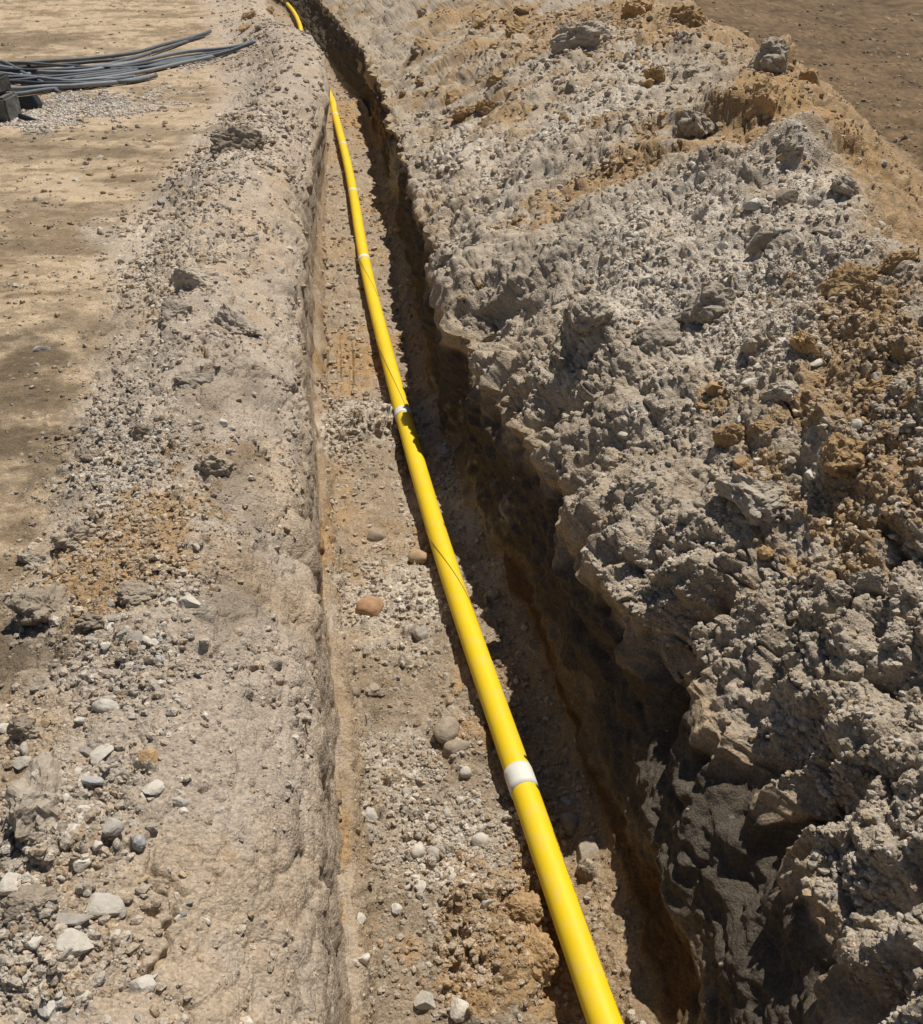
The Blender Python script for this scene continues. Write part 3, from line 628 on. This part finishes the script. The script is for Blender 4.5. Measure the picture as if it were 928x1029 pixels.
# unnamed loose stones: the largest that show, region by region
REG = [ # u0,v0,u1,v1,count,kinds,size px range,label,group
 (10, 740, 190, 1025, 62, [('rock', 'pale'), ('rock', 'pale'), ('rock', 'pale'), ('rock', 'grey'), ('rock', 'tan')], (9, 24), 'small angular stone lying in the loose rubble at the lower left of the bank', 'rubble stones at the lower left'),
 (85, 600, 200, 735, 26, [('rock', 'pale'), ('rock', 'pale'), ('rock', 'grey')], (7, 15), 'small stone scattered on the middle of the left bank', 'stones on the middle of the left bank'),
 (90, 420, 170, 530, 20, [('rock', 'pale'), ('rock', 'grey')], (6, 12), 'little pale stone in the rubble edge of the left bank beside the dark ground', 'stones at the outer edge of the left bank'),
 (395, 770, 490, 900, 24, [('rock', 'pale'), ('round', 'pale'), ('rock', 'grey')], (6, 13), 'small pale gravel stone on the trench floor left of the pipe', 'gravel stones on the trench floor'),
 (640, 200, 900, 400, 34, [('rock', 'pale'), ('rock', 'grey'), ('rock', 'pale')], (6, 15), 'small pale stone on the gravelly upper face of the right heap', 'stones on the upper face of the heap'),
 (700, 400, 905, 560, 24, [('rock', 'pale'), ('clod', 'clay'), ('rock', 'white')], (7, 16), 'small pale or orange lump in the clay band of the right heap', 'lumps in the clay band of the heap'),
 (400, 8, 690, 130, 46, [('clod', 'clay'), ('clod', 'clay'), ('clod', 'soil'), ('clod', 'brown')], (7, 22), 'small crumbly lump on the far upper part of the right heap', 'lumps on the far part of the heap'),
 (650, 60, 840, 180, 16, [('clod', 'clay'), ('rock', 'tan')], (6, 13), 'small orange lump in the clay round the far heap peak', 'orange lumps round the far peak')]
for u0, v0, u1, v1, cnt, kinds, (a0, a1), lab, grp in REG:
    for i in range(cnt):
        u, v = random.uniform(u0, u1), random.uniform(v0, v1)
        s_ = a0+(a1-a0)*random.random()**2; kd, mt = random.choice(kinds)
        put_rock(u, v, s_, s_*random.uniform(.6, .95), kd, mt, label=lab, group=grp, rot=random.uniform(0, 3.1), sink=.3)

# loose gravel that nobody could count: one mesh, strewn over the land
def gravel(name, label, n, zone, smin, smax, seed, mats, sub=1, scale_far=True):
    r_ = np.random.default_rng(seed)
    idx = r_.choice(len(A), n*3, p=zone/zone.sum()); idx = idx[:n]; far_ = np.clip(DEP[act][idx]/3.4, 1, 2.4)
    pos = A2[idx]; nrm = AN[idx]; dd = DEP[act][idx]
    var = [rock_verts(sub, 900+i) for i in range(10)]; fc = ICO[sub][1]; nv = len(var[0])
    size = smin*(smax/smin)**(r_.random(n)**3.0)*(far_ if scale_far else 1)
    V = np.zeros((n, nv, 3), np.float32)
    a = r_.random(n)*6.283; ca, sa = np.cos(a), np.sin(a); b_ = (r_.random(n)-.5)*1.6; cb, sb = np.cos(b_), np.sin(b_)
    vi = r_.integers(0, 10, n)
    for k_ in range(10):
        s_ = np.where(vi == k_)[0]; v = var[k_][None]*size[s_, None, None]
        x = v[..., 0]*ca[s_, None]-v[..., 1]*sa[s_, None]; y = v[..., 0]*sa[s_, None]+v[..., 1]*ca[s_, None]; z = v[..., 2]
        y2 = y*cb[s_, None]-z*sb[s_, None]; z2 = y*sb[s_, None]+z*cb[s_, None]
        V[s_, :, 0] = x; V[s_, :, 1] = y2; V[s_, :, 2] = z2
    V += (pos+nrm*(size*.12)[:, None])[:, None, :]
    Fc = (fc[None]+(np.arange(n)*nv)[:, None, None]).reshape(-1, 3)
    me = mk_mesh(name, V.reshape(-1, 3), Fc, SOIL, False)
    base = col[idx]; pal = np.array(mats, np.float32)[r_.integers(0, len(mats), n)]
    c_ = (base*.68+pal*.42)*(.8+.4*r_.random(n))[:, None]; cc = np.ones((n, nv, 4), np.float32); cc[..., :3] = c_[:, None, :]
    at_ = me.attributes.new('soil', 'FLOAT_COLOR', 'POINT'); at_.data.foreach_set('color', cc.ravel())
    o = bpy.data.objects.new(name, me); C.objects.link(o); return tag(o, label, None, None, 'stuff')
inten = (1/np.maximum(DEP[act], 1)**1.0)
zone = np.clip(.30*m['lp']+.35*m['rp']+.20*m['lb']+.22*m['fl']+.25*heap+.5*clod+.9*grey+1.2*rub+.35*clay-.5*smooth-.25*dark, .02, 3)*(.35+1.3*sstep(fbm(A, 5, 655, 4, .6), -.25, .3))*(1-wall*.95)*(A[:, 1] < 30)
cellw = 1.0
zone = zone*np.clip(DEP[act]**0, 0, 9)
PAL = [(.54, .475, .39), (.46, .40, .325), (.38, .31, .235), (.52, .48, .41), (.42, .29, .16), (.30, .25, .20), (.62, .58, .51)]
gravel('loose_gravel', 'loose crushed stone and crumbs of soil strewn over banks, heap and trench floor', 115000, zone, .0030, .019, 5, PAL)
zg = np.clip(blob(80, 108, 62, 20, -.1)+blob(20, 124, 30, 10)+blob(205, 65, 20, 5, -.2)*.4, 0, 1)*(m['lp']+m['lb'])+1e-9
gravel('grey_gravel_patch', 'patch of pale grey crushed gravel under the conduits at left', 11000, zg, .008, .03, 6, [(.50, .47, .45), (.42, .40, .385), (.34, .32, .31), (.58, .56, .53)], scale_far=False)

# ------------------------------------------------------------------ tubes
def tube(name, pts, rad, mat, n=20, parent=None, closed_ends=True, smooth=True):
    pts = [Vector(p) for p in pts]; V = []; Fq = []
    up = Vector((0, 0, 1))
    for i, p in enumerate(pts):
        t = (pts[min(i+1, len(pts)-1)]-pts[max(i-1, 0)]).normalized(); s_ = t.cross(up).normalized(); u_ = s_.cross(t)
        r_ = rad(i) if callable(rad) else rad
        for k_ in range(n):
            a = 2*math.pi*k_/n; V.append(p+s_*math.cos(a)*r_+u_*math.sin(a)*r_)
    for i in range(len(pts)-1):
        for k_ in range(n): Fq.append((i*n+k_, i*n+(k_+1) % n, (i+1)*n+(k_+1) % n, (i+1)*n+k_))
    me = bpy.data.meshes.new(name)
    if closed_ends: Fq += [tuple(range(n))[::-1], tuple((len(pts)-1)*n+k_ for k_ in range(n))]
    me.from_pydata([tuple(v) for v in V], [], Fq); me.polygons.foreach_set('use_smooth', [smooth]*len(me.polygons)); me.update(); me.materials.append(mat)
    o = bpy.data.objects.new(name, me); C.objects.link(o); o.parent = parent; return o
def catmull(P_, n=8):
    P_ = [Vector(p) for p in P_]; out = []
    Q_ = [P_[0]*2-P_[1]]+P_+[P_[-1]*2-P_[-2]]
    for i in range(1, len(Q_)-2):
        a, b, c, d_ = Q_[i-1:i+3]
        for k_ in range(n):
            t = k_/n; out.append(.5*((2*b)+(c-a)*t+(2*a-5*b+4*c-d_)*t*t+(3*b-a-3*c+d_)*t**3))
    out.append(P_[-1]); return out
YEL = plain_mat('yellow_plastic', (.76, .53, .010), .5, .3, .04, 4)
def dust(mt):
    t = mt.node_tree; n = t.nodes; l = t.links; b = n['Principled BSDF']; src = b.inputs['Base Color'].links[0].from_socket
    g = n.new('ShaderNodeNewGeometry'); a = n.new('ShaderNodeTexNoise'); a.inputs['Scale'].default_value = 18; a.inputs['Detail'].default_value = 8; a.inputs['Roughness'].default_value = .7; l.new(g.outputs['Position'], a.inputs['Vector'])
    m_ = n.new('ShaderNodeMapRange'); m_.inputs[1].default_value = .48; m_.inputs[2].default_value = .75; m_.inputs[3].default_value = .0; m_.inputs[4].default_value = .38; l.new(a.outputs['Fac'], m_.inputs[0])
    x = n.new('ShaderNodeMix'); x.data_type = 'RGBA'; l.new(m_.outputs[0], x.inputs[0]); l.new(src, x.inputs[6]); x.inputs[7].default_value = (.50, .40, .22, 1); l.new(x.outputs[2], b.inputs['Base Color'])
    r2 = n.new('ShaderNodeMapRange'); r2.inputs[3].default_value = .52; r2.inputs[4].default_value = .85; l.new(m_.outputs[0], r2.inputs[0]); r2.inputs[2].default_value = .45; l.new(r2.outputs[0], b.inputs['Roughness'])
dust(YEL)
WHT = plain_mat('white_tape', (.66, .64, .57), .6, .3, .05, 60)
PR = .0425
pp = [(662, 1160), (634, 1090), (609, 1029), (588, 970), (562, 900), (525, 785), (496, 700), (460, 605), (443, 555), (430, 500), (416, 455), (403, 418), (389.5, 350), (373, 300), (364.5, 260), (361.5, 240), (357.5, 200), (352.5, 170), (345.5, 150), (340.5, 130), (336.5, 112), (333, 99)]
ctr = []
for i, (u, v) in enumerate(pp):
    x, y = px(u, v, ZF+.06); dz = 0
    ctr.append((x, y, ZF+.06))
ctr += [(-2.3, 17, ZF+.05)]+[(*px(u, v, ZF+.08), ZF+.08) for u, v in ((305, 40), (301.5, 25), (296, 13), (289, 4), (280, -6))]+[(-6.5, 40, ZF+.08), (-12, 62, ZF+.08)]
for _ in range(3):
    c2 = [Vector(p_) for p_ in ctr]
    for i in range(3, len(ctr)-9): ctr[i] = tuple(c2[i]*.5+(c2[i-1]+c2[i+1])*.25)
path = catmull(ctr, 10)
gp = bpy.data.objects.new('gas_pipe', None); C.objects.link(gp); gp.location = ctr[2]
tag(gp, 'long bright yellow plastic pipe with white bands lying along the trench floor', 'pipe')
bpy.context.view_layer.update()
inv = gp.matrix_world.inverted()
def child(o): o.matrix_parent_inverse = inv; return o
child(tube('pipe_body', path, PR, YEL, 28, gp))
def near_path(u, v):
    x, y = px(u, v, ZF+.06); p = Vector((x, y, ZF+.06)); i = min(range(len(path)), key=lambda i_: (path[i_]-p).length); return i
def along(p0, t, L_, s): return p0+t*s
for (u, v, ln) in ((525, 785, .085), (403, 418, .065), (364.5, 262, .055), (356, 194, .045), (344, 147, .045), (339, 117, .045)):
    x, y = px(u, v, ZF+.06); q = Vector((x, y, ZF+.06)); i = near_path(u, v); i = max(1, min(i, len(path)-2))
    # closest point on the polyline, then sample it both ways so that the band follows the pipe
    t = (path[i+1]-path[i-1]).normalized(); c_ = path[i]+t*((q-path[i]).dot(t))
    band = [c_+t*s_ for s_ in (-ln/2, -ln/4, 0, ln/4, ln/2)]
    child(tube('tape_band', band, PR+.003, WHT, 28, gp))
# faint printed line of tiny marks along the near part of the pipe
INK = plain_mat('dark_ink', (.09, .07, .03), .6, .3)
def print_line(i0, i1, ang):
    bm = bmesh.new(); s_ = float(i0); r3 = random.Random(3)
    while s_ < i1:
        b_ = int(s_); p = path[b_].lerp(path[b_+1], s_-b_); t = (path[b_+1]-path[b_]).normalized(); sd_ = t.cross(Vector((0, 0, 1))).normalized(); u_ = sd_.cross(t)
        seg_ = (path[b_+1]-path[b_]).length; ln = r3.choice((.002, .003, .004)); h_ = .05
        if r3.random() < .8:
            vs = []
            for (dl, da) in ((0, -h_), (ln, -h_), (ln, h_), (0, h_)):
                q = (sd_*math.cos(ang+da)+u_*math.sin(ang+da))*(PR+.0005); vs.append(bm.verts.new(p+t*dl+q))
            bm.faces.new(vs)
        s_ += (ln+.0022)/seg_
    me = bpy.data.meshes.new('printed_marks'); bm.to_mesh(me); bm.free(); me.materials.append(INK); o = bpy.data.objects.new('printed_marks', me); C.objects.link(o); o.parent = gp; return child(o)
print_line(near_path(655, 1130), near_path(545, 840), .55)
# thin cord wound over the pipe
CORD = plain_mat('brown_cord', (.30, .20, .03), .6, .3)
def wind(u0, v0, u1, v1, a0, a1, name='cord'):
    i0, i1 = near_path(u0, v0), near_path(u1, v1); pts = []
    n = 40
    for k_ in range(n+1):
        s_ = i0+(i1-i0)*k_/n; b_ = int(min(s_, len(path)-2)); f_ = s_-b_; p = path[b_].lerp(path[b_+1], f_)
        t = (path[b_+1]-path[b_]).normalized(); sd_ = t.cross(Vector((0, 0, 1))).normalized(); u_ = sd_.cross(t); a = a0+(a1-a0)*k_/n
        pts.append(p+(sd_*math.cos(a)+u_*math.sin(a))*(PR+.0012))
    return child(tube(name, pts, .0016, CORD, 6, gp))
wind(480, 645, 430, 530, -.2, math.pi*1.02)
wind(403, 425, 385, 340, .9, math.pi*.95)
wind(372, 300, 363, 255, .8, math.pi*.95)

# grey conduits on the sandy ground: pixel paths
CONM = [plain_mat('grey_conduit_plastic', (.115, .125, .135), .6, .25, .15, 15), plain_mat('light_grey_conduit_plastic', (.21, .222, .235), .6, .25, .12, 15), plain_mat('dark_conduit_plastic', (.04, .046, .054), .6, .4, .2, 15)]
def gz(u, v, lift):
    p, _ = at(u, v); return p
conds = [
 ([(-60, 74), (10, 70), (80, 64), (130, 58), (170, 47), (212, 34)], .028, 0, .03, 'grey conduit lying farthest back in the bundle with its end curving away'),
 ([(-60, 78), (20, 72), (90, 66), (140, 60), (178, 47), (205, 38)], .024, 2, .02, 'dark conduit next to the farthest one in the bundle'),
 ([(0, 76), (60, 82), (120, 74), (190, 57), (258, 43)], .030, 1, .06, 'light grey conduit on top whose end reaches farthest right'),
 ([(0, 80), (50, 86), (120, 79), (185, 63), (255, 45)], .028, 0, .03, 'grey conduit just in front of the longest light one'),
 ([(-10, 70), (50, 84), (110, 82), (190, 65), (240, 52)], .026, 1, .02, 'light grey conduit low in the middle of the bundle'),
 ([(-60, 78), (20, 81), (90, 78), (140, 72), (185, 61)], .026, 2, .08, 'dark conduit crossing on top of the middle of the bundle'),
 ([(0, 73), (40, 90), (90, 88), (130, 85), (158, 79)], .026, 0, .02, 'short grey conduit at the near side with a bent end'),
 ([(-50, 92), (10, 95), (60, 92), (100, 89), (150, 81)], .030, 1, .03, 'pale grey conduit nearest the gravel patch'),
 ([(-60, 98), (0, 99), (40, 95), (78, 90), (125, 84)], .028, 0, .01, 'grey conduit half buried against the gravel patch'),
 ([(-60, 66), (0, 72), (30, 84), (60, 94)], .026, 0, .09, 'short grey conduit slanting down across the left end of the bundle'),
 ([(-20, 88), (30, 88), (80, 84), (150, 72), (215, 56)], .026, 0, .05, 'mid grey conduit on the near side whose end stops short of the longest one'),
 ([(-60, 72), (30, 76), (110, 69), (165, 52), (200, 39)], .024, 0, .03, 'grey conduit between the two farthest ones and the middle of the bundle'),
 ([(-30, 92), (20, 90), (70, 84), (120, 77), (172, 66)], .024, 2, .07, 'dark conduit arching over the pale ones near the gravel patch'),
 ([(-40, 80), (20, 85), (66, 90), (104, 86), (136, 80)], .024, 1, .075, 'light grey conduit weaving over the near side of the bundle'),
 ([(10, 70), (60, 73), (118, 76), (165, 70), (226, 53)], .022, 0, .06, 'thin grey conduit slanting forward through the bundle'),
 ([(-60, 90), (0, 90), (36, 87), (80, 80)], .024, 2, .10, 'dark conduit with its end lying on top beside the blocks'),
 ([(0, 90), (45, 92), (85, 90), (135, 81)], .026, 2, .06, 'dark short conduit lying above the pale near one'),
 ([(20, 84), (80, 82), (140, 72), (200, 59), (250, 47)], .024, 2, .045, 'dark conduit squeezed between the longest light ones'),
 ([(-20, 76), (40, 77), (100, 72), (150, 66)], .024, 0, .04, 'short grey conduit in the back middle of the bundle'),
 ([(-60, 84), (0, 86), (50, 78), (110, 70), (150, 63)], .025, 1, .05, 'light grey conduit rising slantwise through the back of the bundle')]
for pts, rad, mi, lift, lab in conds:
    P3 = []
    for (u, v) in pts:
        p, _ = at(max(u, -60), v); P3.append(Vector((p.x, p.y, 0.0)))
    P3 = catmull(P3, 6)
    rad *= .78; n_ = len(P3); P4 = []; ph_ = random.uniform(0, 6)
    for i, p in enumerate(P3):
        g_h = drop(p.x, p.y)[0].z if i % 1 == 0 else 0
        P4.append(Vector((p.x, p.y, g_h+rad*1.0+lift*(1-(i/(n_-1))**3)+.012*math.sin(i*.9+ph_))))
    # smooth the heights
    for _ in range(6):
        for i in range(1, n_-1): P4[i].z = (P4[i-1].z+2*P4[i].z+P4[i+1].z)/4
    tag(tube('conduit', P4, rad, CONM[mi], 12), lab, 'conduit', 'conduits bundled on the sandy ground')

# dark blocks and plastic scraps at the left edge
CONC = plain_mat('dark_concrete', (.060, .060, .055), .9, .2, .5, 18, .8)
CONC2 = plain_mat('grey_concrete', (.115, .115, .105), .95, .2, .35, 25, .9)
BLK = plain_mat('black_plastic', (.022, .022, .026), .45, .4, .3, 10)
def rbox(name, size, loc, rz, mat, bev=.02, tilt=0, rough=.01, seed=1):
    bm = bmesh.new(); bmesh.ops.create_cube(bm, size=1)
    for v in bm.verts: v.co = Vector((v.co.x*size[0], v.co.y*size[1], v.co.z*size[2]))
    bmesh.ops.bevel(bm, geom=bm.edges[:], offset=bev, segments=2, affect='EDGES')
    bmesh.ops.subdivide_edges(bm, edges=bm.edges[:], cuts=4, use_grid_fill=True)
    vs = np.array([v.co[:] for v in bm.verts], np.float32); nn = fbm(vs, 9, seed, 3)
    for v, a in zip(bm.verts, nn): v.co += v.co.normalized()*float(a)*rough
    me = bpy.data.meshes.new(name); bm.to_mesh(me); bm.free(); me.materials.append(mat)
    o = bpy.data.objects.new(name, me); C.objects.link(o); o.location = loc; o.rotation_euler = (tilt, 0, rz); return o
def blk(u, v, wp, hp, z0, name, mat, lab, cat, rz=.1, dpt=.4, seed=1, **kw):
    p, _ = at(u, v); s = dep(p)/F; return tag(rbox(name, (wp*s, dpt, hp*s), (p.x, p.y+dpt*.5, p.z+z0*s+hp*s*.5-.02), rz, mat, seed=seed, **kw), lab, cat)
blk(-20, 124, 58, 26, 0, 'concrete_block', CONC2, 'grey weathered concrete block standing on the gravel at the left edge', 'block', .05, .35, 3, rough=.02)
blk(-25, 124, 56, 17, 27, 'concrete_block', CONC, 'darker block resting on top of the grey block at the left edge', 'block', -.03, .35, 4, rough=.015)
def slab(u0, v0, pts, thick, mat, name, lab, cat):
    p, _ = at(u0, v0); s = dep(p)/F; bm = bmesh.new()
    vs = [bm.verts.new(((x)*s, -thick*.5+y_*s, h_*s)) for x, y_, h_ in pts]; f = bm.faces.new(vs)
    ex = bmesh.ops.extrude_face_region(bm, geom=[f]); 
    for g_ in ex['geom']:
        if isinstance(g_, bmesh.types.BMVert): g_.co += Vector((.01, thick, -.01))
    bmesh.ops.recalc_face_normals(bm, faces=bm.faces[:]); bmesh.ops.bevel(bm, geom=bm.edges[:], offset=.006, segments=2, affect='EDGES')
    me = bpy.data.meshes.new(name); bm.to_mesh(me); bm.free(); me.materials.append(mat); o = bpy.data.objects.new(name, me); C.objects.link(o); o.location = p; return tag(o, lab, cat)
slab(28, 110, [(-14, 0, 0), (11, 0, 1), (13, 2, 5), (8, 5, 13), (-8, 4, 12), (-15, 2, 9)], .10, BLK, 'plastic_sheet', 'black curved plastic piece leaning beside the grey block', 'plastic scrap')
slab(28, 122, [(-8, 0, 3), (6, 0, 0), (9, 1, 2), (-2, 2, 6), (-8, 2, 8)], .05, BLK, 'plastic_sheet', 'small black plastic strip lying on the gravel in front of the curved piece', 'plastic scrap')
print('verts', M, 'active', len(A), 'objects', len(S.objects))
